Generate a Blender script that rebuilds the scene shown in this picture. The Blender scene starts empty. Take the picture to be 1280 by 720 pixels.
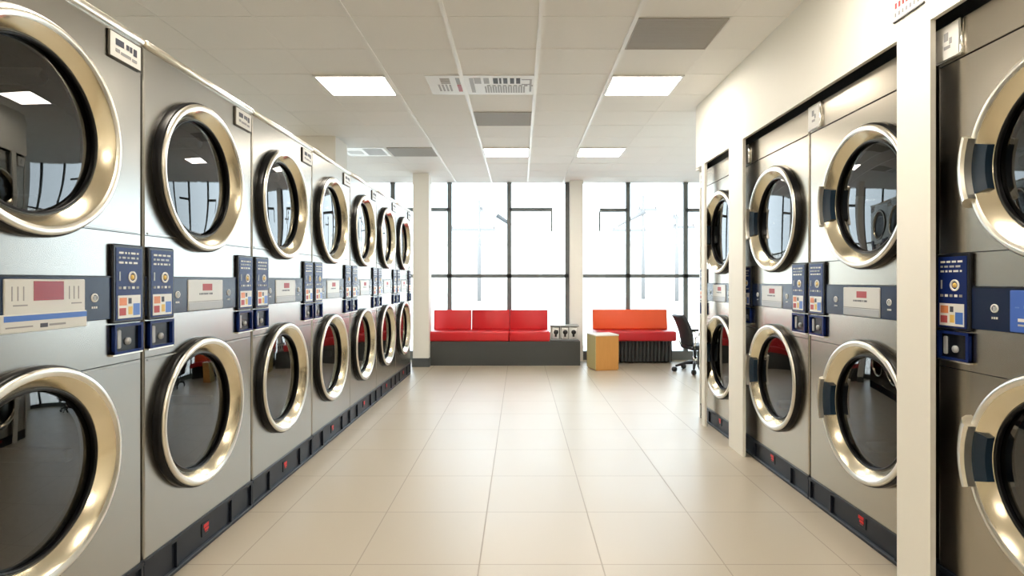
import bpy, math, random
from mathutils import Vector, Matrix
random.seed(7)
PI = math.pi
scene = bpy.context.scene
COL = scene.collection

# ------------------------------------------------------------------ camera
FPX, HC = 700.0, 1.186
cam_d = bpy.data.cameras.new('camera'); cam = bpy.data.objects.new('camera', cam_d); COL.objects.link(cam)
cam.location = (0, 0, HC); cam.rotation_euler = (PI/2, 0, 0)
cam_d.sensor_width = 36; cam_d.lens = FPX/1280*36
cam_d.shift_x = -10/1280; cam_d.shift_y = -9/1280
cam_d.clip_start = .05; cam_d.clip_end = 500
scene.camera = cam
# ------------------------------------------------------------------ light, exposure
WORLD_STRENGTH = 3.1
LAMP_STRENGTH = 18.5
w = bpy.data.worlds.new('sky'); scene.world = w; w.use_nodes = True
bg = w.node_tree.nodes['Background']; bg.inputs[0].default_value = (.79, .905, 1, 1); bg.inputs[1].default_value = WORLD_STRENGTH
sun_d = bpy.data.lights.new('sun', 'SUN'); sun_d.energy = 4.0; sun_d.angle = .02; sun_d.color = (1, .97, .9)
sun = bpy.data.objects.new('sun', sun_d); COL.objects.link(sun); sun.location = (0, -5, 20)
sun.rotation_euler = (math.radians(38), 0, math.radians(-15))      # from behind the shop: lights the street, not the room
vs = scene.view_settings
vs.view_transform = 'Standard'; vs.look = 'None'; vs.gamma = 1; vs.use_curve_mapping = False
vs.exposure = 0.82
scene.cycles.use_denoising = True
scene.cycles.max_bounces = 12; scene.cycles.diffuse_bounces = 6; scene.cycles.glossy_bounces = 6
scene.cycles.transparent_max_bounces = 12
scene.cycles.caustics_reflective = False; scene.cycles.caustics_refractive = False
scene.cycles.sample_clamp_indirect = 6

# ------------------------------------------------------------------ materials
M = {}
def mat(name, col, rough=.5, metal=0, spec=.5, emit=None, es=0, aniso=0):
    m = bpy.data.materials.new(name); m.use_nodes = True
    b = m.node_tree.nodes['Principled BSDF']
    b.inputs['Base Color'].default_value = (*col, 1); b.inputs['Roughness'].default_value = rough
    b.inputs['Metallic'].default_value = metal; b.inputs['Specular IOR Level'].default_value = spec
    b.inputs['Anisotropic'].default_value = aniso
    if emit: b.inputs['Emission Color'].default_value = (*emit, 1); b.inputs['Emission Strength'].default_value = es
    M[name] = m; return m
def noisy(name, col, col2, scale, rough, rough2, metal=0, stretch=(1, 1, 1), bump=0, spec=.5, detail=4):
    m = mat(name, col, rough, metal, spec); nt = m.node_tree; b = nt.nodes['Principled BSDF']
    tc = nt.nodes.new('ShaderNodeTexCoord'); mp = nt.nodes.new('ShaderNodeMapping'); n = nt.nodes.new('ShaderNodeTexNoise')
    mp.inputs['Scale'].default_value = stretch; n.inputs['Scale'].default_value = scale; n.inputs['Detail'].default_value = detail
    nt.links.new(tc.outputs['Object'], mp.inputs[0]); nt.links.new(mp.outputs[0], n.inputs[0])
    mx = nt.nodes.new('ShaderNodeMix'); mx.data_type = 'RGBA'
    mx.inputs[6].default_value = (*col, 1); mx.inputs[7].default_value = (*col2, 1)
    nt.links.new(n.outputs[0], mx.inputs[0]); nt.links.new(mx.outputs[2], b.inputs['Base Color'])
    mr = nt.nodes.new('ShaderNodeMapRange'); mr.inputs[3].default_value = rough; mr.inputs[4].default_value = rough2
    nt.links.new(n.outputs[0], mr.inputs[0]); nt.links.new(mr.outputs[0], b.inputs['Roughness'])
    if bump:
        bp = nt.nodes.new('ShaderNodeBump'); bp.inputs['Strength'].default_value = bump; bp.inputs['Distance'].default_value = .002
        nt.links.new(n.outputs[0], bp.inputs['Height']); nt.links.new(bp.outputs[0], b.inputs['Normal'])
    return m
noisy('steel', (.41, .40, .37), (.425, .415, .385), 5, .24, .28, 1, (1, 1, 5))
noisy('steel_warm', (.47, .43, .36), (.485, .445, .375), 5, .24, .28, 1, (1, 1, 5))
noisy('bezel', (.82, .79, .71), (.84, .81, .73), 20, .29, .33, 1)
noisy('funnel', (.72, .65, .49), (.76, .69, .53), 9, .19, .24, 1, (1, 3, 3))
mat('chrome', (.85, .85, .84), .08, 1)
mat('seal', (.006, .006, .007), .3, spec=.3)
mat('gap', (.02, .02, .02), .6)
noisy('drum_steel', (.16, .155, .13), (.24, .23, .20), 60, .35, .45, 1)
noisy('panel_blue', (.006, .018, .11), (.010, .026, .14), 5, .2, .24, spec=.18)
noisy('band_navy', (.006, .014, .045), (.009, .019, .058), 5, .16, .22, spec=.35)
mat('panel_black', (.006, .008, .014), .25, spec=.35)
noisy('kick', (.009, .013, .022), (.014, .018, .028), 9, .34, .42, spec=.3)
mat('kick_rail', (.10, .12, .15), .3, .6)
mat('red_badge', (.75, .02, .02), .4)
mat('white_print', (.80, .80, .78), .4)
mat('plate_white', (.74, .73, .70), .35)
mat('plate_frame', (.09, .08, .065), .35, .4)
mat('ink', (.05, .055, .08), .5)
mat('ink_red', (.45, .07, .08), .5)
mat('ink_grey', (.30, .30, .31), .5)
mat('display_white', (.66, .66, .63), .3)
mat('display_grey', (.42, .44, .46), .3)
mat('display_red', (.32, .035, .05), .25)
mat('display_blue', (.06, .15, .55), .25)
mat('stripe_blue', (.05, .16, .55), .3)
mat('sticker_yellow', (.75, .5, .12), .4)
mat('sticker_orange', (.72, .25, .1), .4)
mat('handle_navy', (.012, .028, .05), .25)
noisy('wall_paint', (.90, .88, .80), (.91, .89, .82), 3, .55, .65)
noisy('white_paint', (.92, .91, .87), (.93, .92, .88), 3, .5, .6)
noisy('ceiling_tile', (.92, .915, .90), (.93, .925, .91), 40, .8, .9, bump=.1)
mat('tbar', (.90, .90, .88), .4)
mat('vent_dark', (.40, .375, .335), .6)
mat('vent_grey', (.36, .35, .34), .5)
mat('vent_black', (.05, .05, .05), .6)
mat('dark_trim', (.075, .085, .09), .5)
mat('frame_grey', (.15, .17, .175), .45)
noisy('plinth', (.052, .056, .056), (.062, .066, .066), 6, .55, .65)
noisy('red_vinyl', (.60, .016, .022), (.67, .022, .03), 5, .35, .42, bump=.1)
noisy('orange_vinyl', (.86, .10, .025), (.90, .125, .035), 5, .38, .45, bump=.1)
noisy('dark_red_vinyl', (.52, .010, .018), (.58, .014, .022), 5, .35, .42)
noisy('oak', (.56, .26, .06), (.64, .31, .08), 7, .4, .5, 0, (6, 6, .5))
noisy('pale_oak', (.56, .50, .24), (.62, .56, .30), 7, .4, .5, 0, (6, 6, .5))
mat('top_white', (.82, .80, .74), .35)
mat('black_mesh', (.018, .02, .026), .5)
mat('black_plastic', (.012, .012, .014), .35)
mat('paper_white', (.78, .78, .76), .5)
noisy('pavement', (.62, .61, .58), (.68, .67, .64), .6, .8, .9)
mat('pale_render', (.88, .88, .86), .8)
mat('pole_grey', (.15, .15, .155), .6)
mat('lamp_grey', (.04, .045, .05), .6)
mat('lamp_frame', (.85, .85, .83), .4)
mat('diffuser', (.9, .9, .88), .5, emit=(1, .91, .78), es=LAMP_STRENGTH)

def glass(name, tint, ior, rough=.0, gtint=(1, 1, 1)):
    m = bpy.data.materials.new(name); m.use_nodes = True; nt = m.node_tree; nt.nodes.clear()
    o = nt.nodes.new('ShaderNodeOutputMaterial'); mx = nt.nodes.new('ShaderNodeMixShader')
    t = nt.nodes.new('ShaderNodeBsdfTransparent'); g = nt.nodes.new('ShaderNodeBsdfGlossy'); f = nt.nodes.new('ShaderNodeFresnel')
    t.inputs[0].default_value = (*tint, 1); g.inputs['Color'].default_value = (*gtint, 1); g.inputs['Roughness'].default_value = rough
    f.inputs[0].default_value = ior
    nt.links.new(f.outputs[0], mx.inputs[0]); nt.links.new(t.outputs[0], mx.inputs[1]); nt.links.new(g.outputs[0], mx.inputs[2])
    nt.links.new(mx.outputs[0], o.inputs[0]); M[name] = m
glass('door_glass', (.20, .22, .21), 1.75)
glass('window_glass', (.95, .97, .97), 1.3)

def floor_mat():
    m = mat('floor_tile', (.6, .5, .4), .3, spec=.9); nt = m.node_tree; b = nt.nodes['Principled BSDF']; L = nt.links
    geo = nt.nodes.new('ShaderNodeNewGeometry'); sp = nt.nodes.new('ShaderNodeSeparateXYZ'); L.new(geo.outputs['Position'], sp.inputs[0])
    def mth(op, a, b_=None):
        n = nt.nodes.new('ShaderNodeMath'); n.operation = op
        for i, v in enumerate((a, b_)):
            if v is None: continue
            if isinstance(v, (int, float)): n.inputs[i].default_value = v
            else: L.new(v, n.inputs[i])
        return n.outputs[0]
    masks, cells = [], []
    for ax, off, step in ((0, .170, .513), (1, -2.341, .531)):
        u = mth('DIVIDE', mth('ADD', sp.outputs[ax], off), step)
        cells.append(mth('FLOOR', u))
        d = mth('ABSOLUTE', mth('SUBTRACT', mth('FRACT', u), .5))
        masks.append(mth('GREATER_THAN', d, .5 - .0028/step))
    mask = mth('MAXIMUM', *masks)
    cmb = nt.nodes.new('ShaderNodeCombineXYZ'); L.new(cells[0], cmb.inputs[0]); L.new(cells[1], cmb.inputs[1])
    wn = nt.nodes.new('ShaderNodeTexWhiteNoise'); L.new(cmb.outputs[0], wn.inputs[0])
    ns = nt.nodes.new('ShaderNodeTexNoise'); ns.inputs['Scale'].default_value = 3; L.new(geo.outputs['Position'], ns.inputs[0])
    v = mth('ADD', mth('MULTIPLY', wn.outputs[0], .5), mth('MULTIPLY', ns.outputs[0], .5))
    c1 = nt.nodes.new('ShaderNodeMix'); c1.data_type = 'RGBA'; c1.inputs[6].default_value = (.46, .405, .32, 1); c1.inputs[7].default_value = (.49, .43, .34, 1)
    L.new(v, c1.inputs[0])
    c2 = nt.nodes.new('ShaderNodeMix'); c2.data_type = 'RGBA'; c2.inputs[7].default_value = (.36, .31, .25, 1)
    L.new(mask, c2.inputs[0]); L.new(c1.outputs[2], c2.inputs[6]); L.new(c2.outputs[2], b.inputs['Base Color'])
    L.new(mth('ADD', mth('MULTIPLY', ns.outputs[0], .10), mth('ADD', mth('MULTIPLY', mask, .3), .30)), b.inputs['Roughness'])
    bp = nt.nodes.new('ShaderNodeBump'); bp.inputs['Strength'].default_value = .25; bp.inputs['Distance'].default_value = .002; bp.invert = True
    L.new(mask, bp.inputs['Height']); L.new(bp.outputs[0], b.inputs['Normal'])
floor_mat()

# ------------------------------------------------------------------ mesh helpers
class MB:
    def __init__(s): s.v, s.f, s.m, s.s, s.names = [], [], [], [], []
    def mi(s, m):
        if m not in s.names: s.names.append(m)
        return s.names.index(m)
    def add(s, verts, faces, m, smooth=False):
        o = len(s.v); s.v += [tuple(v) for v in verts]; k = s.mi(m)
        for f in faces: s.f.append([i+o for i in f]); s.m.append(k); s.s.append(smooth)
    def box(s, lo, hi, m, mx=None):
        x0, y0, z0 = lo; x1, y1, z1 = hi
        v = [Vector(p) for p in ((x0,y0,z0),(x1,y0,z0),(x1,y1,z0),(x0,y1,z0),(x0,y0,z1),(x1,y0,z1),(x1,y1,z1),(x0,y1,z1))]
        if mx: v = [mx @ p for p in v]
        s.add(v, [(0,3,2,1),(4,5,6,7),(0,1,5,4),(1,2,6,5),(2,3,7,6),(3,0,4,7)], m)
    def rbox(s, lo, hi, m, r=.01, seg=3, axis=2, mx=None):
        """box whose four edges along `axis` are rounded, with softened caps"""
        a = [i for i in range(3) if i != axis]
        if axis == 1: a = [2, 0]
        c0, c1 = [lo[i] for i in a], [hi[i] for i in a]
        r = min(r, (c1[0]-c0[0])/2*.98, (c1[1]-c0[1])/2*.98)
        def outline(k):
            pts = []
            for cx, cy, st in ((c1[0]-r, c1[1]-r, 0), (c0[0]+r, c1[1]-r, 1), (c0[0]+r, c0[1]+r, 2), (c1[0]-r, c0[1]+r, 3)):
                for i in range(seg+1):
                    t = PI/2*(st+i/seg); q = r-k
                    pts.append((cx+q*math.cos(t), cy+q*math.sin(t)))
            return pts
        e = min(r*.5, (hi[axis]-lo[axis])*.3)
        lev = [(e, lo[axis]), (0, lo[axis]+e), (0, hi[axis]-e), (e, hi[axis])]
        V, n = [], 4*(seg+1)
        for k, z in lev:
            for p in outline(k):
                q = [0, 0, 0]; q[a[0]], q[a[1]], q[axis] = p[0], p[1], z; q = Vector(q)
                V.append(mx @ q if mx else q)
        F = [tuple(range(n-1, -1, -1)), tuple(range(3*n, 4*n))]
        s.add(V, F, m)
        S = [(l*n+i, l*n+(i+1) % n, (l+1)*n+(i+1) % n, (l+1)*n+i) for l in range(3) for i in range(n)]
        o = len(s.v)-len(V); k = s.mi(m)
        for f in S: s.f.append([i+o for i in f]); s.m.append(k); s.s.append(True)
    def lathe(s, prof, m, c=(0, 0, 0), n=72, axis='x', close=False, mx=None):
        """prof: (radius, offset along the axis)"""
        V = []
        for r, h in prof:
            for i in range(n):
                t = 2*PI*i/n; a, b = r*math.cos(t), r*math.sin(t)
                p = {'x': (h, a, b), 'y': (b, h, a), 'z': (a, b, h)}[axis]
                p = Vector(p)+Vector(c); V.append(mx @ p if mx else p)
        F = [(j*n+i, j*n+(i+1) % n, (j+1)*n+(i+1) % n, (j+1)*n+i) for j in range(len(prof)-1) for i in range(n)]
        F = [f[::-1] for f in F]
        s.add(V, F, m, True)
        if close:
            o = len(s.v)-len(V); k = s.mi(m)
            s.f.append([o+i for i in range(n)]); s.m.append(k); s.s.append(False)
            s.f.append([o+(len(prof)-1)*n+i for i in range(n-1, -1, -1)]); s.m.append(k); s.s.append(False)
    def tube(s, pts, r, m, n=10):
        pts = [Vector(p) for p in pts]; V = []; rs = r if isinstance(r, (list, tuple)) else [r]*len(pts)
        up = Vector((0.13, .21, .97)).normalized()
        for i, p in enumerate(pts):
            d = (pts[min(i+1, len(pts)-1)]-pts[max(i-1, 0)]).normalized()
            a = d.cross(up)
            if a.length < .05: a = d.cross(Vector((1, 0, 0)))
            a.normalize(); b = d.cross(a)
            for k in range(n):
                t = 2*PI*k/n; V.append(p+a*math.cos(t)*rs[i]+b*math.sin(t)*rs[i])
        F = [(j*n+i, j*n+(i+1) % n, (j+1)*n+(i+1) % n, (j+1)*n+i) for j in range(len(pts)-1) for i in range(n)]
        F += [tuple(range(n-1, -1, -1)), tuple((len(pts)-1)*n+i for i in range(n))]
        s.add(V, F, m, True)
    def holed(s, x, y0, y1, z0, z1, cy, cz, r, m, n=64):
        """rectangle in the plane x with a round hole"""
        angs = sorted(set([2*PI*i/n for i in range(n)] + [math.atan2(b-cz, a-cy) % (2*PI) for a in (y0, y1) for b in (z0, z1)]))
        inn, out = [], []
        for t in angs:
            c, q = math.cos(t), math.sin(t)
            k = min((((y1 if c > 0 else y0)-cy)/c) if abs(c) > 1e-9 else 1e9, (((z1 if q > 0 else z0)-cz)/q) if abs(q) > 1e-9 else 1e9)
            inn.append((x, cy+r*c, cz+r*q)); out.append((x, cy+k*c, cz+k*q))
        N = len(angs)
        s.add(inn+out, [(i, N+i, N+(i+1) % N, (i+1) % N) for i in range(N)], m)
    def build(s, name, parent=None, loc=None):
        me = bpy.data.meshes.new(name); me.from_pydata(s.v, [], s.f)
        for k in s.names: me.materials.append(M[k])
        me.polygons.foreach_set('material_index', s.m); me.polygons.foreach_set('use_smooth', s.s); me.update()
        o = bpy.data.objects.new(name, me); COL.objects.link(o)
        if parent: o.parent = parent
        if loc: o.location = loc
        return o
def tag(o, label=None, cat=None, group=None, kind=None):
    for k, v in (('label', label), ('category', cat), ('group', group), ('kind', kind)):
        if v: o[k] = v
    return o
def thing(name, loc, label, cat, group=None, rz=0):
    o = bpy.data.objects.new(name, None); COL.objects.link(o); o.empty_display_size = .1
    o.location = loc; o.rotation_euler = (0, 0, rz); return tag(o, label, cat, group)
def struct(o): o['kind'] = 'structure'; return o
def copy_tree(o, parent=None):
    c = o.copy(); COL.objects.link(c); c.parent = parent
    for ch in [k for k in bpy.data.objects if k.parent == o]: copy_tree(ch, c)
    return c

# ------------------------------------------------------------------ room shell
H = HC+1.48; XL, XR, YB, YF = -4.6, 4.6, -4.5, 8.42
b = MB(); b.box((XL-.1, YB-.1, -.1), (XR+.1, YF+.15, 0), 'floor_tile'); struct(b.build('floor'))
b = MB(); b.box((XL-.1, YB-.1, H), (XR+.1, YF+.15, H+.12), 'ceiling_tile')
GX = [.115+.5375*k for k in range(-9, 9)]; GY = [3.139+.438*k for k in range(-17, 13)]
for x in GX:
    wide = -1 < x < .7                              # the three wide white runners over the aisle
    if XL < x < XR: b.box((x-(.012 if wide else .005), YB, H-(.008 if wide else .0015)), (x+(.012 if wide else .005), YF, H+.001), 'tbar' if wide else 'ceiling_tile')
for y in GY:
    if YB < y < YF: b.box((XL, y-.005, H-.0015), (XR, y+.005, H+.001), 'ceiling_tile')
struct(b.build('ceiling'))
b = MB(); b.box((XL-.1, YB, 0), (XL, YF, H), 'wall_paint'); struct(b.build('wall_left'))
b = MB(); b.box((XL-.1, YB-.1, 0), (XR+.1, YB, H), 'wall_paint'); struct(b.build('wall_back'))
XW, XMR = 1.50, 1.566
T = .020; HZ = 2.140; YE = 4.76                               # right wall: facing panels with openings for the dryers
b = MB(); b.box((XW, YB, HZ), (XW+T, YE, H), 'wall_paint'); b.box((XW, YB, 0), (XW+T, .9, HZ), 'wall_paint'); struct(b.build('wall_right'))
b = MB(); b.box((XW, 4.555, 0), (XW+T, 4.63, HZ), 'wall_paint'); struct(b.build('trim_5'))
b = MB(); b.box((XW, 3.770, 0), (XW+T, 4.023, HZ), 'wall_paint'); struct(b.build('trim_6'))
b = MB(); b.box((XW, 2.047, 0), (XW+T, 2.229, HZ), 'wall_paint'); struct(b.build('trim_7'))
b = MB(); b.box((2.5, YB, 0), (2.6, 4.86, H), 'wall_paint'); struct(b.build('wall_rear'))
b = MB(); b.box((XMR, 4.862, 0), (XR+.1, 4.887, H), 'wall_paint'); b.box((1.53, YE, HZ), (XMR+.02, 4.87, H), 'wall_paint'); struct(b.build('wall_return'))
b = MB(); b.box((XR, 4.887, 0), (XR+.1, YF, H), 'wall_paint'); struct(b.build('wall_side'))
b = MB(); b.box((XMR+.06, .9, 2.14), (XMR+.08, 4.86, 2.6), 'plinth'); struct(b.build('trim_1'))
# free standing pillars
b = MB(); b.box((-1.476, 7.71, 0), (-1.256, 7.93, H), 'white_paint'); struct(b.build('trim_2'))
b = MB(); b.box((-1.486, 7.70, 0), (-1.246, 7.94, .12), 'dark_trim'); struct(b.build('baseboard_1'))
b = MB(); b.box((-2.29, 5.72, 0), (-1.885, 6.1, H), 'white_paint'); struct(b.build('trim_3'))
b = MB(); b.box((.738, 8.25, 0), (.930, 8.50, H), 'white_paint'); struct(b.build('trim_4'))
b = MB(); b.box((XL, 8.40, 0), (XR, 8.52, .13), 'frame_grey'); struct(b.build('baseboard_2'))
# windows
def frame(name, x0, x1, mull, extra):
    b = MB(); y0, y1 = 8.40, 8.46
    for x in mull: b.box((x-.032, y0, .13), (x+.032, y1, H), 'frame_grey')
    b.box((x0, y0, 1.232), (x1, y1, 1.285), 'frame_grey')
    for p, q in extra: b.box(p, q, 'frame_grey')
    o = struct(b.build(name))
    g = MB(); g.box((x0, 8.425, .13), (x1, 8.431, H), 'window_glass'); struct(g.build('window_glass', o))
P = lambda px: (px-650)*8.42/700
frame('window_1', XL, .738, [-4.45, -3.60, -2.75, P(491), P(562), P(636.5), P(709)],
      [((P(500), 8.40, 2.232), (P(562), 8.46, 2.282)), ((P(636.5), 8.40, 2.232), (P(690.5), 8.46, 2.282)),
       ((P(690.5)-.022, 8.41, 1.93), (P(690.5), 8.45, 2.24))])
frame('window_2', .93, XR, [P(785), P(857), 3.35, 4.2],
      [((P(750), 8.40, 2.222), (P(785), 8.46, 2.272)), ((P(750)-.015, 8.41, 1.93), (P(750)+.005, 8.45, 2.23)),
       ((P(857), 8.40, 2.222), (P(900), 8.46, 2.272))])

# ------------------------------------------------------------------ stack dryers
def dryer(side):
    """local x points out of the front, y along the width, z up; origin under the middle of the front"""
    L = side == 'L'
    W = .833 if L else .892
    top = 2.061 if L else 2.12
    dep = .45 if L else .85
    kz = .145 if L else .128
    cz = (.622, 1.630) if L else (.597, 1.562)
    R = .315 if L else .32
    sh = -.052 if L else .052                # door set off the middle of the cabinet
    bz0, bz1 = (1.055, 1.203) if L else (1.02, 1.168)
    s1, s2 = (.898, 1.356) if L else (.87, 1.285)
    pt = top if L else 1.977
    st = 'steel' if L else 'steel_warm'
    root = thing('stack_dryer', (0, 0, 0), '', '')
    h = W/2; c = .007
    b = MB()
    b.holed(0, -h+c, h-c, kz, s1-.0015, sh, cz[0], .252, st)
    b.holed(0, -h+c, h-c, s2+.0015, pt-.002, sh, cz[1], .252, st)
    b.box((-.004, -h+c, s1+.0015), (0, h-c, s2-.0015), st)
    # rounded front corners, sides, back, top
    for sgn in (-1, 1):
        y1, y0 = sgn*(h-c), sgn*h
        v = [(0, y1, kz), (-.002, sgn*(h-.002), kz), (-c, y0, kz), (-dep, y0, kz), (-dep, y0, top), (-c, y0, top), (-.002, sgn*(h-.002), top), (0, y1, top)]
        b.add(v, [(0, 1, 6, 7), (1, 2, 5, 6), (2, 3, 4, 5)], st)
    b.box((-dep, -h, kz), (-dep+.004, h, top), st)
    b.box((-dep, -h, top-.004), (-.004, h, top), st)
    b.box((-dep, -h, kz), (-.006, h, kz+.004), 'gap')
    b.box((-.012, -h+c, s1-.002), (-.005, h-c, s1+.002), 'gap')
    b.box((-.012, -h+c, s2-.002), (-.005, h-c, s2+.002), 'gap')
    if not L: b.box((-.012, -h+c, pt-.004), (-.005, h-c, pt+.004), 'gap')
    b.build('cabinet', root)
    if not L:
        b = MB(); b.rbox((-.010, -h+.004, pt+.003), (.002, h-.004, top-.002), st, .004, axis=0); b.build('top_panel', root)
    else:
        b = MB(); b.rbox((-.03, -h, top-.006), (.014, h, top+.022), 'bezel', .009, axis=1); b.build('top_rail', root)
        b = MB(); b.rbox((0, -h+.02, s1-.014), (.003, h-.02, s1-.006), st, .002, axis=0)
        b.build('panel_lip', root)
        b = MB(); b.rbox((0, -h+.02, s2+.004), (.003, h-.02, s2+.012), st, .002, axis=0); b.build('panel_lip', root)
    for k, z in enumerate(cz):
        C = (0, sh, z)
        b = MB()
        b.lathe([(R+.004, .001), (R+.005, .010), (R+.005, .024), (R+.001, .031), (R-.004, .033)], 'seal', C)
        b.lathe([(R-.004, .028), (R-.002, .035), (R-.005, .041), (R-.011, .044), (R-.020, .043), (R-.028, .038)], 'bezel', C)
        b.lathe([(R-.028, .038), (R-.036, .032), (.256, .004), (.252, -.002)], 'funnel', C)
        d = b.build('door', root)
        b = MB(); b.lathe([(.253, .000), (.250, .004), (.244, .003), (.2445, -.003), (.2445, -.016), (.254, -.022)], 'seal', C); b.build('door_seal', d)
        b = MB(); prof = [(.245*math.sin(t), -.013+.009*(math.cos(t)-math.cos(1.0))/(1-math.cos(1.0))) for t in [1.0*i/10 for i in range(10, 0, -1)]]
        q = .245/ prof[0][0]
        prof = [(r*q, x) for r, x in prof]+[(.0005, -.004)]
        prof = prof[::-1]
        b.lathe(prof, 'door_glass', C); b.build('door_glass', d)
        b = MB(); b.lathe([(.250, -.055), (.250, -dep+.05), (.10, -dep+.035), (.0005, -dep+.03)], 'drum_steel', C)
        for i in range(3):
            t = 2*PI*i/3+.5+k
            mx = Matrix.Translation(C) @ Matrix.Rotation(t, 4, 'X')
            b.rbox((-dep+.06, -.022, .205), (-.07, .022, .249), 'drum_steel', .015, axis=0, mx=mx)
        b.build('drum', root)
        if not L:
            b = MB()
            # pocket across the funnel on the far side, with a bright curved lip outside it
            n = 12; V = []
            for i in range(n+1):
                t = PI-.29+.58*i/n
                for r, x in ((.252, .006), (.252, .030), (.302, .043), (.302, .010)):
                    V.append((x, sh-r*math.cos(t)*-1 if False else sh+r*math.cos(t), z+r*math.sin(t)))
            F = [(j*4+a, j*4+(a+1) % 4, (j+1)*4+(a+1) % 4, (j+1)*4+a) for j in range(n) for a in range(4)]+[(3, 2, 1, 0), (n*4, n*4+1, n*4+2, n*4+3)]
            b.add(V, F, 'handle_navy'); hd = b.build('handle', d)
            b = MB(); V = []
            for i in range(n+1):
                t = PI-.33+.66*i/n
                for r, x in ((.298, .030), (.298, .060), (.304, .064), (.318, .058), (.326, .045), (.330, .020), (.330, .003), (.30, .003)):
                    V.append((x, sh+r*math.cos(t), z+r*math.sin(t)))
            F = [(j*8+a, j*8+(a+1) % 8, (j+1)*8+(a+1) % 8, (j+1)*8+a) for j in range(n) for a in range(8)]+[tuple(range(7, -1, -1)), tuple(n*8+i for i in range(8))]
            b.add(V, F, 'bezel'); tag(b.build('handle_lip', d), 'bright curved metal lip')
    # control band with its display
    b = MB(); b.rbox((-.001, -h+.006, bz0), (.006, h-.006, bz1), 'band_navy', .004, axis=0)
    b.box((.004, -h+.01, bz1-.006), (.0075, h-.01, bz1-.001), 'panel_black')
    band = b.build('control_band', root)
    b = MB(); dy = sh*.3
    b.rbox((.004, dy-.136, bz0+.004), (.010, dy+.136, bz1-.012), 'display_white', .004, axis=0)
    b.box((.0095, dy-.134, bz0+.006), (.0112, dy+.134, bz0+.038), 'display_grey')
    b.box((.0095, dy-.134, bz0+.040), (.0105, dy+.134, bz0+.043), 'ink_grey')
    random.seed(3)
    b.box((.0095, dy-.03, bz0+.088), (.0105, dy+.045, bz0+.118), 'ink_red')
    for i in range(9):
        y = dy-.055+.012*i; b.box((.0095, y, bz0+.070), (.0105, y+random.uniform(.005, .010), bz0+.078), 'ink')
    tag(b.build('display', band), 'pale grey display panel')
    for y in (-.205, .195):                                   # small round key and mark on each side of the display
        b = MB()
        b.lathe([(.0145, .006), (.0145, .009), (.010, .009)], 'white_print', (0, y+dy, bz0+.075), 20)
        b.box((.006, y+dy-.006, bz0+.066), (.009, y+dy+.006, bz0+.082), 'display_grey')
        for i in range(3): b.box((.006, y+dy-.012+.009*i, bz0+.040), (.0075, y+dy-.007+.009*i, bz0+.047), 'white_print')
        b.build('key', band)
    # coin panels at both edges, each with a return box below
    pw = .155
    for sgn in (-1, 1):
        y0 = sgn*(h-.008) if sgn < 0 else h-.008-pw
        a0, a1 = y0, y0+pw
        z0, z1 = (1.043, 1.314) if L else (1.012, 1.285)
        b = MB(); b.rbox((0, a0, z0-.004), (.014, a1, z1), 'panel_black', .008, axis=0)
        b.box((.0135, a0+.012, z0+.006), (.0155, a1-.012, z1-.012), 'panel_blue')
        cp = b.build('coin_panel', root)
        b = MB(); random.seed(21+sgn)
        X0, X1 = .0152, .0168
        for r_ in range(3):
            y = a0+.025
            while y < a1-.035:
                q = random.uniform(.006, .022); b.box((X0, y, z1-.034-.017*r_), (X1, min(y+q, a1-.02), z1-.027-.017*r_), 'white_print' if r_ != 1 else 'display_grey'); y += q+.008
        b.box((X0, a0+.026, z1-.128), (X1, a0+.032, z1-.096), 'display_grey')
        b.build('lettering', cp); b = MB()
        b.lathe([(.021, .016), (.021, .018), (.014, .018), (.014, .016)], 'white_print', (0, (a0+a1)/2+.014, z1-.115), 22)
        b.lathe([(.009, .0155), (.009, .018), (.0003, .018)], 'sticker_yellow', (0, (a0+a1)/2+.014, z1-.115), 16)
        b.build('coin_knob', cp); b = MB()
        for i in range(5): b.box((X0, a0+.024+.022*i, z1-.157), (X1, a0+.037+.022*i, z1-.148), 'white_print' if i % 2 else 'ink_grey')
        b.build('lettering', cp)
        b = MB(); q0, q1 = z0+.012, z0+.092
        b.box((X0, a0+.020, q0), (X1, a1-.022, q1), 'white_print')
        b.box((X1, a0+.026, q0+.045), (X1+.0006, a0+.062, q1-.008), 'sticker_orange'); b.box((X1, a0+.026, q0+.010), (X1+.0006, a0+.058, q0+.036), 'ink_red')
        b.box((X1, a0+.070, q0+.050), (X1+.0006, a0+.086, q1-.010), 'ink'); b.box((X1, a0+.070, q0+.012), (X1+.0006, a0+.090, q0+.040), 'sticker_yellow')
        b.box((X1, a0+.095, q0+.008), (X1+.0006, a1-.026, q1-.030), 'stripe_blue')
        tag(b.build('sticker', cp), 'white price sticker with red, yellow and blue marks')
        # return box: open black tray
        z1b = z0-.008; z0b = z1b-.103
        b = MB()
        b.box((-.001, a0+.006, z0b), (.004, a1-.004, z1b), 'panel_black')
        b.box((.0, a0+.006, z1b-.010), (.016, a1-.004, z1b), 'panel_blue'); b.box((.0, a0+.006, z0b), (.016, a1-.004, z0b+.009), 'panel_blue')
        b.box((.0, a0+.006, z0b), (.016, a0+.016, z1b), 'panel_blue'); b.box((.0, a1-.016, z0b), (.016, a1-.004, z1b), 'panel_blue')
        b.box((.0, a0+.004, z0b-.006), (.012, a1-.002, z0b), 'bezel')
        cb = b.build('coin_return', root)
        b = MB(); b.rbox((.003, a0+.028, z0b+.018), (.010, a0+.046, z1b-.020), 'display_grey', .005, axis=0)
        b.lathe([(.013, .004), (.013, .010), (.0003, .013)], 'display_grey', (0, a0+.082, z0b+.04), 18); b.build('coin_slot', cb)
    # number plate high on the far corner
    b = MB()
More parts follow.
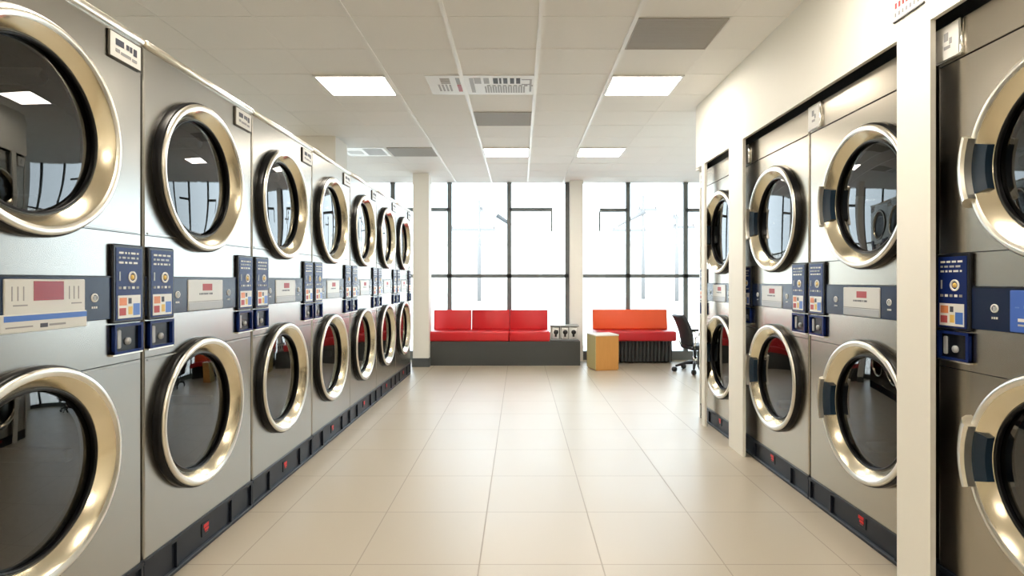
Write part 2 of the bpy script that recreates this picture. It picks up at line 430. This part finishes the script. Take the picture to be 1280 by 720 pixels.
    if L:
        a0, a1, z0, z1 = h-.175, h-.012, 1.950, 2.045; b.rbox((0, a0, z0), (.008, a1, z1), 'plate_frame', .006, axis=0)
    else:
        a0, a1, z0, z1 = -h+.006, -h+.125, 1.985, 2.117; b.rbox((0, a0, z0), (.016, a1, z1), 'chrome', .006, axis=0)
    pl = b.build('number_plate', root)
    x = .008 if L else .016
    b = MB(); b.box((x-.001, a0+.006, z0+.006), (x+.0015, a1-.006, z1-.006), 'plate_white'); random.seed(5)
    if L:
        for y, z, wd, hg, m in ((.03, .050, .040, .022, 'ink'), (.082, .052, .014, .018, 'ink'), (.100, .050, .012, .020, 'ink'), (.118, .044, .018, .026, 'ink'), (.030, .026, .020, .012, 'ink_grey'), (.056, .024, .050, .010, 'ink_grey'), (.112, .022, .024, .010, 'ink_grey')):
            b.box((x, a0+y, z0+z), (x+.0025, a0+y+wd, z0+z+hg), m)
    else:
        for y, z, wd, hg in ((.045, .070, .020, .030), (.070, .055, .012, .022), (.045, .040, .030, .012)): b.box((x, a0+y, z0+z), (x+.0025, a0+y+wd, z0+z+hg), 'ink_grey')
    b.build('plate_face', pl)
    # kick plate
    b = MB(); b.box((-.05, -h-.004, 0), (-.006, h+.004, kz), 'kick')
    b.box((-.01, -h-.004, kz-.016), (.008, h+.004, kz-.001), 'kick'); b.box((-.01, -h-.004, .002), (.006, h+.004, .016), 'kick')
    b.box((-.008, -h-.004, .014), (.007, h+.004, .020), 'kick_rail')
    for y in (-h+.002, -h+.20, h-.20, h-.002): b.box((-.01, y-.006, .016), (.005, y+.006, kz-.012), 'kick')
    kp = b.build('kick_plate', root)
    b = MB(); b.rbox((-.007, -.030, .052), (-.002, .034, .112), 'kick', .004, axis=0)
    b.box((-.0025, -.018, .089), (.0, .020, .104), 'red_badge'); b.box((-.0025, -.010, .074), (.0, .020, .085), 'red_badge'); b.box((-.0025, -.006, .066), (.0, .016, .070), 'ink_red')
    tag(b.build('badge', kp), 'small red badge')
    return root
GL, GR = 'stacked dryers in the left row', 'stacked dryers along the right wall'
protoL = dryer('L')
# nearest left machine shows a red screen and a blue strip on its display
left_labels = [
 'nearest left-row stacked steel dryer, cut by the frame, with a red display screen',
 'second stacked steel dryer in the left row, next after the one with the red screen',
 'third stacked steel dryer in the left row, between the second and fourth',
 'fourth stacked steel dryer in the left row, in front of the ceiling-high pillar base',
 'fifth stacked steel dryer in the left row, two beyond the third',
 'sixth stacked steel dryer in the left row, next to last before the white pillar',
 'farthest stacked steel dryer of the left row, beside the slim white pillar']
left_labels[3] = 'fourth stacked steel dryer in the left row, just beyond the third'
for i in range(7):
    o = protoL if i == 0 else copy_tree(protoL)
    o.location = (-1.40, 2.077-.4225+.845*i, 0); tag(o, left_labels[i], 'dryer', GL)
def child(o, n): return [k for k in bpy.data.objects if k.parent == o and k.name.split('.')[0] == n]
# own display for the nearest left machine
dsp = child(child(protoL, 'control_band')[0], 'display')[0]
b = MB(); z0 = 1.055
b.rbox((.004, -.145, z0+.030), (.011, .135, z0+.136), 'display_white', .004, axis=0)
b.rbox((.004, -.160, z0-.014), (.013, .140, z0+.038), 'display_white', .004, axis=0)
b.box((.0105, -.055, z0+.074), (.012, .050, z0+.130), 'display_red')
b.box((.0115, -.150, z0+.018), (.0136, .138, z0+.034), 'stripe_blue')
for i in range(3):
    b.box((.0105, -.125+.018*i, z0+.075), (.0118, -.122+.018*i, z0+.115), 'ink_grey'); b.box((.0105, .070+.018*i, z0+.075), (.0118, .073+.018*i, z0+.115), 'ink_grey')
b.box((.0105, -.120, z0+.060), (.0116, -.075, z0+.064), 'ink_grey'); b.box((.0105, .080, z0+.060), (.0116, .120, z0+.064), 'ink_grey')
b.box((.0125, -.145, z0+.000), (.0136, -.06, z0+.004), 'ink_grey'); b.box((.0125, -.035, z0-.004), (.0138, -.010, z0+.008), 'ink'); b.box((.0125, -.004, z0-.001), (.0136, .055, z0+.005), 'ink_grey')
nd = b.build('display_panel', dsp.parent); tag(nd, 'white display panel with a dark red screen over a blue strip')
bpy.data.objects.remove(dsp); nd.name = 'display'

protoR = dryer('R')
right = [(1.65, 'nearest stacked steel dryer on the right, cut by the frame, with a blue display'),
         (2.575, 'right-wall stacked steel dryer beside the near white pillar, paired with one beyond'),
         (3.483, 'right-wall stacked steel dryer, the farther of the pair between the two white pillars'),
         (4.395, 'farthest right-wall stacked steel dryer, half hidden beyond the far white pillar')]
for i, (y, lab) in enumerate(right):
    o = protoR if i == 0 else copy_tree(protoR)
    o.location = (XMR, y, 0); o.rotation_euler = (0, 0, PI); tag(o, lab, 'dryer', GR)
dsp = child(child(protoR, 'control_band')[0], 'display')[0]
dsp['label'] = 'bright blue display panel'
b = MB(); b.rbox((.004, -.13, 1.024), (.010, .145, 1.156), 'display_blue', .004, axis=0)
b.box((.0095, -.10, 1.058), (.0105, .05, 1.068), 'white_print'); b.box((.0095, -.10, 1.044), (.0105, .02, 1.050), 'display_grey')
for i in range(6): b.box((.0095, -.11+.03*i, 1.10), (.0105, -.095+.03*i, 1.104+.006*(i % 3)), 'stripe_blue')
nd = b.build('display_panel', dsp.parent); tag(nd, 'bright blue display panel'); bpy.data.objects.remove(dsp); nd.name = 'display'

# its handles show a broad bright lip standing out past the ring
for d, cz_ in zip(child(protoR, 'door'), (.597, 1.562)):
    old = child(d, 'handle_lip')[0]; b = MB(); V = []; n = 14
    for i in range(n+1):
        t = PI-.35+.70*i/n
        for r, x in ((.294, .030), (.294, .066), (.302, .074), (.318, .068), (.350, .046), (.362, .024), (.364, .003), (.30, .003)):
            V.append((x, .052+r*math.cos(t), cz_+r*math.sin(t)))
    F = [(j*8+a, j*8+(a+1) % 8, (j+1)*8+(a+1) % 8, (j+1)*8+a) for j in range(n) for a in range(8)]+[tuple(range(7, -1, -1)), tuple(n*8+i for i in range(8))]
    b.add(V, F, 'bezel'); o = b.build('broad_handle_lip', d); tag(o, 'broad bright curved metal lip'); bpy.data.objects.remove(old); o.name = 'handle_lip'

# ------------------------------------------------------------------ ceiling fittings
def cell(i, j): return GX0+.5375*i, 3.139+.438*j             # lower-left corner of a ceiling cell
GX0 = .115
def ceiling_light(i, j, lab):
    x, y = cell(i, j); t = thing('ceiling_light', (x+.269, y+.219, H), lab, 'ceiling light', 'recessed ceiling light panels')
    b = MB(); a, c = .262, .213
    for p, q in (((-a, -c), (a, -c+.016)), ((-a, c-.016), (a, c)), ((-a, -c+.016), (-a+.016, c-.016)), ((a-.016, -c+.016), (a, c-.016))):
        b.box((p[0], p[1], -.012), (q[0], q[1], 0), 'lamp_frame')
    b.build('frame', t)
    b = MB(); b.box((-a+.015, -c+.015, -.009), (a-.015, c-.015, -.001), 'diffuser'); b.build('diffuser', t)
ceiling_light(-3, 2, 'lit ceiling light panel over the left row of dryers')
ceiling_light(1, 2, 'nearer lit ceiling light panel on the right of the aisle')
ceiling_light(-1, 7, 'small far lit ceiling light panel in line with the middle of the aisle')
ceiling_light(1, 7, 'farther lit ceiling light panel on the right, above the orange bench')
for i, j, lab in ((-3, -3, 'added unseen ceiling light panel above and left of the viewpoint'), (1, -3, 'added unseen ceiling light panel above and right of the viewpoint'),  # out-of-view panels, added to bring the room up to brightness
                  (-3, -8, 'added unseen ceiling light panel behind the viewpoint on the left'), (1, -8, 'added unseen ceiling light panel behind the viewpoint on the right'),
                  (-3, -13, 'added unseen ceiling light panel near the back wall on the left'), (1, -13, 'added unseen ceiling light panel near the back wall on the right'),
                  (-7, 2, 'added unseen ceiling light panel over the floor behind the left row'), (-7, 7, 'added unseen ceiling light panel behind the far end of the left row'), (-7, -3, 'added unseen ceiling light panel behind the near end of the left row')):  # hidden by the dryers, added to bounce more light onto the ceiling
    ceiling_light(i, j, lab)
def grille(i, j, lab):
    x, y = cell(i, j); t = thing('ceiling_vent', (x+.269, y+.219, H), lab, 'vent', 'plain grey ceiling vents')
    b = MB(); a, c = .256, .207
    for p, q in (((-a, -c), (a, -c+.01)), ((-a, c-.01), (a, c)), ((-a, -c+.01), (-a+.01, c-.01)), ((a-.01, -c+.01), (a, c-.01))):
        b.box((p[0], p[1], -.008), (q[0], q[1], 0), 'vent_dark')
    b.build('frame', t)
    b = MB(); b.box((-a+.01, -c+.01, -.002), (a-.01, c-.01, 0), 'vent_dark')
    for k in range(26): yy = -c+.016+.0153*k; b.box((-a+.01, yy, -.006), (a-.01, yy+.011, -.0035), 'vent_dark')
    b.build('louvre_panel', t)
grille(1, 0, 'large plain grey ceiling vent above the right-hand dryers')
grille(-1, 4, 'plain grey ceiling vent over the aisle between the signboard vent and a light')
grille(-3, 7, 'far plain grey ceiling vent above the slim white pillar')
# white ceiling unit spanning one and a half cells, with slots and grey gratings
def air_unit(loc, w_, lab, big):
    t = thing('ceiling_air_unit', loc, lab, 'air vent')
    b = MB(); c = .205; b.rbox((-w_/2, -c, -.004), (w_/2, c, 0), 'lamp_frame', .003); b.build('face_plate', t)
    b = MB(); z0, z1 = -.006, -.003
    if big:
        # left third: grey grating and a red-grey slot; right: two rows of slots
        x = -w_/2
        for k in range(4): b.box((x+.07+.028*k, -.02, z0), (x+.085+.028*k, .12, z1), 'vent_grey')
        for k in range(5): b.box((x+.10, -.15+.024*k, z0), (x+.17, -.138+.024*k, z1), 'vent_grey')
        b.box((x+.215, -.16, z0), (x+.245, -.03, z1), 'vent_grey'); b.box((x+.215, -.02, z0), (x+.245, .13, z1), 'ink_red')
        b.box((x+.315, -.15, z0), (x+.345, .15, z1), 'vent_grey')
        for k in range(9):
            b.box((x+.44+.040*k, .01-.0, z0), (x+.465+.040*k, -.01+.0, z1), 'vent_grey')
        for k in range(16): b.box((x+.42+.0195*k, .020, z0), (x+.433+.0195*k, .155, z1), 'vent_grey')
        for k, (a, q) in enumerate(((.36, .05), (.43, .04), (.50, .035), (.545, .015), (.575, .03), (.625, .03), (.67, .03))):
            b.box((x+a-.01, -.155, z0), (x+a+q-.01, -.045, z1), 'vent_black' if k > 1 else 'vent_grey')
        b.box((x+.70, -.035, z0), (x+.765, -.02, z1), 'vent_grey'); b.box((x+.70, -.135, z0), (x+.765, -.12, z1), 'vent_grey'); b.box((x+.76, -.13, z0), (x+.775, .13, z1), 'vent_grey')
    else:
        for k in range(14): b.box((.0+.0155*k, -.16, z0), (.010+.0155*k, .16, z1), 'vent_grey')
        for k in range(7): b.box((-.20+.024*k, -.05-.01*(k % 3), z0), (-.19+.024*k, .10, z1), 'vent_grey')
    b.build('grating', t)
air_unit((( -.422-.27)/2+.115/2-.0, 4.015+.219, H), .80, 'white ceiling air unit with rows of black and grey slots, above the aisle', True)
air_unit((-1.766, 6.205+.219, H), .50, 'white ceiling air unit with a grey grating, far left above the dryer row', False)
# small notice at the top of the right wall
t = thing('wall_notice', (XW, 2.158, 2.216), 'pale printed notice at the top of the near white pillar', 'notice')
b = MB(); b.box((-.006, -.085, 0), (0, .085, .17), 'white_paint'); b.box((-.008, -.085, 0), (0, .085, .005), 'ink_grey'); b.build('board', t)
b = MB(); random.seed(4)
for k in range(7): b.box((-.0075, .065-.021*k, .018), (-.006, .073-.021*k, .034), 'ink_grey')
for k in range(6): b.box((-.0075, .062-.021*k, .050), (-.006, .072-.021*k, .072), 'ink_red' if k < 4 else 'ink_grey')
b.build('print', t)

# ------------------------------------------------------------------ waiting area
D = 7.83
t = thing('waiting_bench', (-.42, D, 0), 'long bench with bright red seat and back cushions on a dark grey plinth', 'bench')
b = MB(); b.box((-.845, 0, 0), (1.262, .50, .336), 'plinth'); b.box((-.845, .006, .0), (1.262, .494, .338), 'plinth'); b.build('plinth', t)
b = MB(); b.rbox((-.845, -.012, .337), (.262, .47, .475), 'red_vinyl', .025, axis=0); b.build('seat_cushion', t)
b = MB(); b.rbox((.268, -.012, .337), (.838, .47, .475), 'red_vinyl', .025, axis=0); b.build('seat_cushion', t)
mx = Matrix.Translation((0, .36, .47)) @ Matrix.Rotation(math.radians(-8), 4, 'X')
for x0, x1 in ((-.845, -.295), (-.287, .266), (.272, .828)):
    b = MB(); b.rbox((x0, 0, 0), (x1, .075, .295), 'red_vinyl', .02, axis=0, mx=mx); b.build('back_cushion', t)
t = thing('waiting_bench', (1.63, 7.85, 0), 'bench with an orange back and red seat on a black slatted base', 'bench')
b = MB(); b.box((-.50, .22, .02), (.56, .50, .34), 'black_plastic')
for k in range(20): b.rbox((-.50+.0535*k, .185, .02), (-.476+.0535*k, .225, .34), 'dark_trim', .008)
b.build('base', t)
b = MB(); b.rbox((-.56, 0, .337), (.565, .47, .475), 'dark_red_vinyl', .025, axis=0); b.build('seat_cushion', t)
b = MB(); b.rbox((-.56, 0, 0), (.535, .075, .295), 'orange_vinyl', .02, axis=0, mx=Matrix.Translation((0, .36, .475)) @ Matrix.Rotation(math.radians(-8), 4, 'X')); tag(b.build('back_cushion', t), 'orange back cushion')
# low white rack between the benches
t = thing('magazine_rack', (.63, 8.05, .339), 'low white rack with dark openings on the dark plinth beside the red bench', 'rack')
b = MB(); b.box((-.19, -.08, 0), (.20, .10, .016), 'display_grey'); b.rbox((-.20, -.09, .195), (.21, .11, .215), 'display_grey', .006)
for x in (-.19, -.055, .075, .185): b.box((x-.006, -.08, .016), (x+.006, .10, .195), 'paper_white')
b.box((-.19, .09, .016), (.19, .10, .195), 'paper_white'); b.build('shelf_frame', t)
for x in (-.122, .010, .13):
    b = MB(); b.rbox((x-.05, -.075, .020), (x+.05, -.045, .185), 'paper_white', .01); b.build('tray', t)
    b = MB(); b.lathe([(.0003, -.088), (.028, -.086), (.034, -.075)], 'black_plastic', (x+.005, 0, .115), 20, axis='y'); b.box((x-.012, -.085, .05), (x+.016, -.075, .10), 'black_plastic'); b.build('knob', t)
# wooden cube table
t = thing('cube_table', (1.115, 7.56, 0), 'orange wooden cube side table with a pale top in front of the benches', 'table', rz=math.radians(13))
b = MB(); a = .160; q = .17
b.box((-a+.002, -q, .012), (a, q, .455), 'oak'); b.box((-a+.01, -q+.01, 0), (a-.01, q-.01, .012), 'oak'); b.build('body', t)
b = MB(); b.box((-a-.004, -q+.002, .012), (-a+.002, q, .455), 'pale_oak'); tag(b.build('side_panel', t), 'pale greenish wood side')
b = MB(); b.rbox((-a-.006, -q-.004, .455), (a+.004, q+.004, .475), 'top_white', .006); b.build('table_top', t)
# office chair
t = thing('office_chair', (2.28, 7.30, 0), 'black office chair with a curved mesh back and chrome arms by the window', 'chair', rz=math.radians(8))
b = MB()   # curved back: swept sheet with thickness
n, k_ = 14, 8; V = []
prof = [(-.235+.13*math.sin(u*PI/2)**.8, .36+.38*(1-u)) for u in [i/n for i in range(n+1)]]
for j, (x, z) in enumerate(prof):
    u = j/n; hw = .13+.05*math.sin(PI*(.25+.6*u))
    for i in range(k_+1):
        y = -hw+2*hw*i/k_; V.append((x-.03*(1-(y/hw)**2), y, z))
F = [(j*(k_+1)+i, j*(k_+1)+i+1, (j+1)*(k_+1)+i+1, (j+1)*(k_+1)+i) for j in range(n) for i in range(k_)]
b.add(V, F, 'black_mesh', True); bo = b.build('backrest', t); md = bo.modifiers.new('thick', 'SOLIDIFY'); md.thickness = .035; md.offset = 0
b = MB(); b.rbox((-.13, -.19, .30), (.20, .19, .36), 'black_mesh', .05, seg=5); b.build('seat', t)
for sgn in (-1, 1):
    b = MB(); y = .235*sgn
    b.tube([(-.10, y*.85, .33), (-.11, y, .38), (-.10, y, .47), (-.04, y, .50), (.10, y, .50), (.17, y, .47), (.15, y, .36), (.10, y*.85, .32)], .011, 'chrome'); ar = b.build('armrest', t)
    b = MB(); b.rbox((-.05, y-.024, .505), (.16, y+.024, .535), 'black_plastic', .012, axis=0); b.build('arm_pad', ar)
b = MB(); b.lathe([(.028, .10), (.028, .20), (.018, .20), (.018, .30)], 'chrome', (0, 0, 0), 20, axis='z', close=True); b.build('gas_column', t)
for k in range(5):
    a = 2*PI*k/5+.45; dx, dy = math.cos(a), math.sin(a)
    b = MB(); b.tube([(0, 0, .125), (dx*.12, dy*.12, .115), (dx*.25, dy*.25, .075)], [.026, .02, .014], 'black_plastic'); lg = b.build('leg', t)
    b = MB(); b.lathe([(.012, -.024), (.031, -.020), (.033, -.006), (.033, .006), (.031, .020), (.012, .024)], 'black_plastic', (0, 0, 0), 18, axis='y', close=True, mx=Matrix.Translation((dx*.265, dy*.265, .033)) @ Matrix.Rotation(a+.6, 4, 'Z')); b.build('caster', lg)
# curved wire stand hooked in front of the chair is its tilt lever and foot bar
b = MB(); b.tube([(-.02, -.16, .30), (-.07, -.24, .22), (-.10, -.30, .12), (-.07, -.345, .03), (-.05, -.36, .012)], .010, 'lamp_grey'); b.build('front_leg', t)

# ------------------------------------------------------------------ street outside
b = MB(); b.box((-60, 8.53, -.12), (60, 160, -.06), 'pavement'); struct(b.build('pavement'))
def pole(loc, hgt, arms, lab):
    t = thing('utility_pole', loc, lab, 'utility pole', 'utility poles across the street')
    b = MB(); b.tube([(0, 0, 0), (0, 0, hgt)], [.14, .09], 'pole_grey'); b.build('pole', t)
    for z, l, r in arms:
        b = MB(); b.box((-l, -.06, z-.07), (r, .06, z+.07), 'pole_grey')
        for x in (-l+.1, r-.1): b.lathe([(.05, 0), (.07, .10), (.03, .18)], 'pole_grey', (x, 0, z+.07), 10, axis='z', close=True)
        b.build('crossarm', t)
    return t
def at(px, py, Y): return ((px-650)*Y/700, Y, HC+(351-py)*Y/700)
G = -.06
x, y, z = at(599, 250, 34); pole((x, y, G), z-G, [(at(0, 287, 34)[2]-G, 1.75, 1.0), (at(0, 263, 34)[2]-G, .1, .25)], 'pale utility pole with a long crossarm seen through the left window')
x, y, z = at(846, 270, 34); pole((x, y, G), z-G, [(at(0, 272, 34)[2]-G, .25, .1), (at(0, 284, 34)[2]-G, .25, 1.1)], 'pale utility pole seen through the window above the office chair')
x, y, z = at(804, 244, 38)
tt = pole((x, y, G), z-G, [(at(0, 262, 38)[2]-G, .35, .95), (at(0, 288, 38)[2]-G, 2.1, .2)], 'pale utility pole with a slanting brace above the orange bench')
b = MB(); p0, p1 = at(772, 283, 38), at(806, 264, 38); b.tube([(p0[0]-x, 0, p0[2]-G), (p1[0]-x, 0, p1[2]-G)], [.05, .18], 'pole_grey'); b.build('brace', tt)
x, y, z = at(637.5, 280, 22)
t = thing('street_lamp', (x, y, G), 'grey street lamp with a slanted head behind the window mullion', 'street lamp')
b = MB(); b.tube([(0, 0, 0), (0, 0, z-G)], [.07, .045], 'lamp_grey'); b.build('pole', t)
p1 = at(621, 269, 22); b = MB(); b.tube([(.06, 0, z-G-.05), (0, 0, z-G), (p1[0]-x, 0, p1[2]-G)], [.04, .07, .09], 'lamp_grey'); b.build('lamp_head', t)
t = thing('building', (1.2, 60, G), 'pale low building across the street with dim openings', 'building')
b = MB(); b.box((-14, 0, 0), (16, 8, 5.2), 'pale_render'); b.box((-14.2, -.2, 5.2), (16.2, 8.2, 5.5), 'pale_render'); b.build('wall', t)
for x in (-8, -1.4, 1.2, 8):
    b = MB(); b.box((x, -.05, .0), (x+2.2, .05, 2.4), 'display_grey'); b.build('window', t)
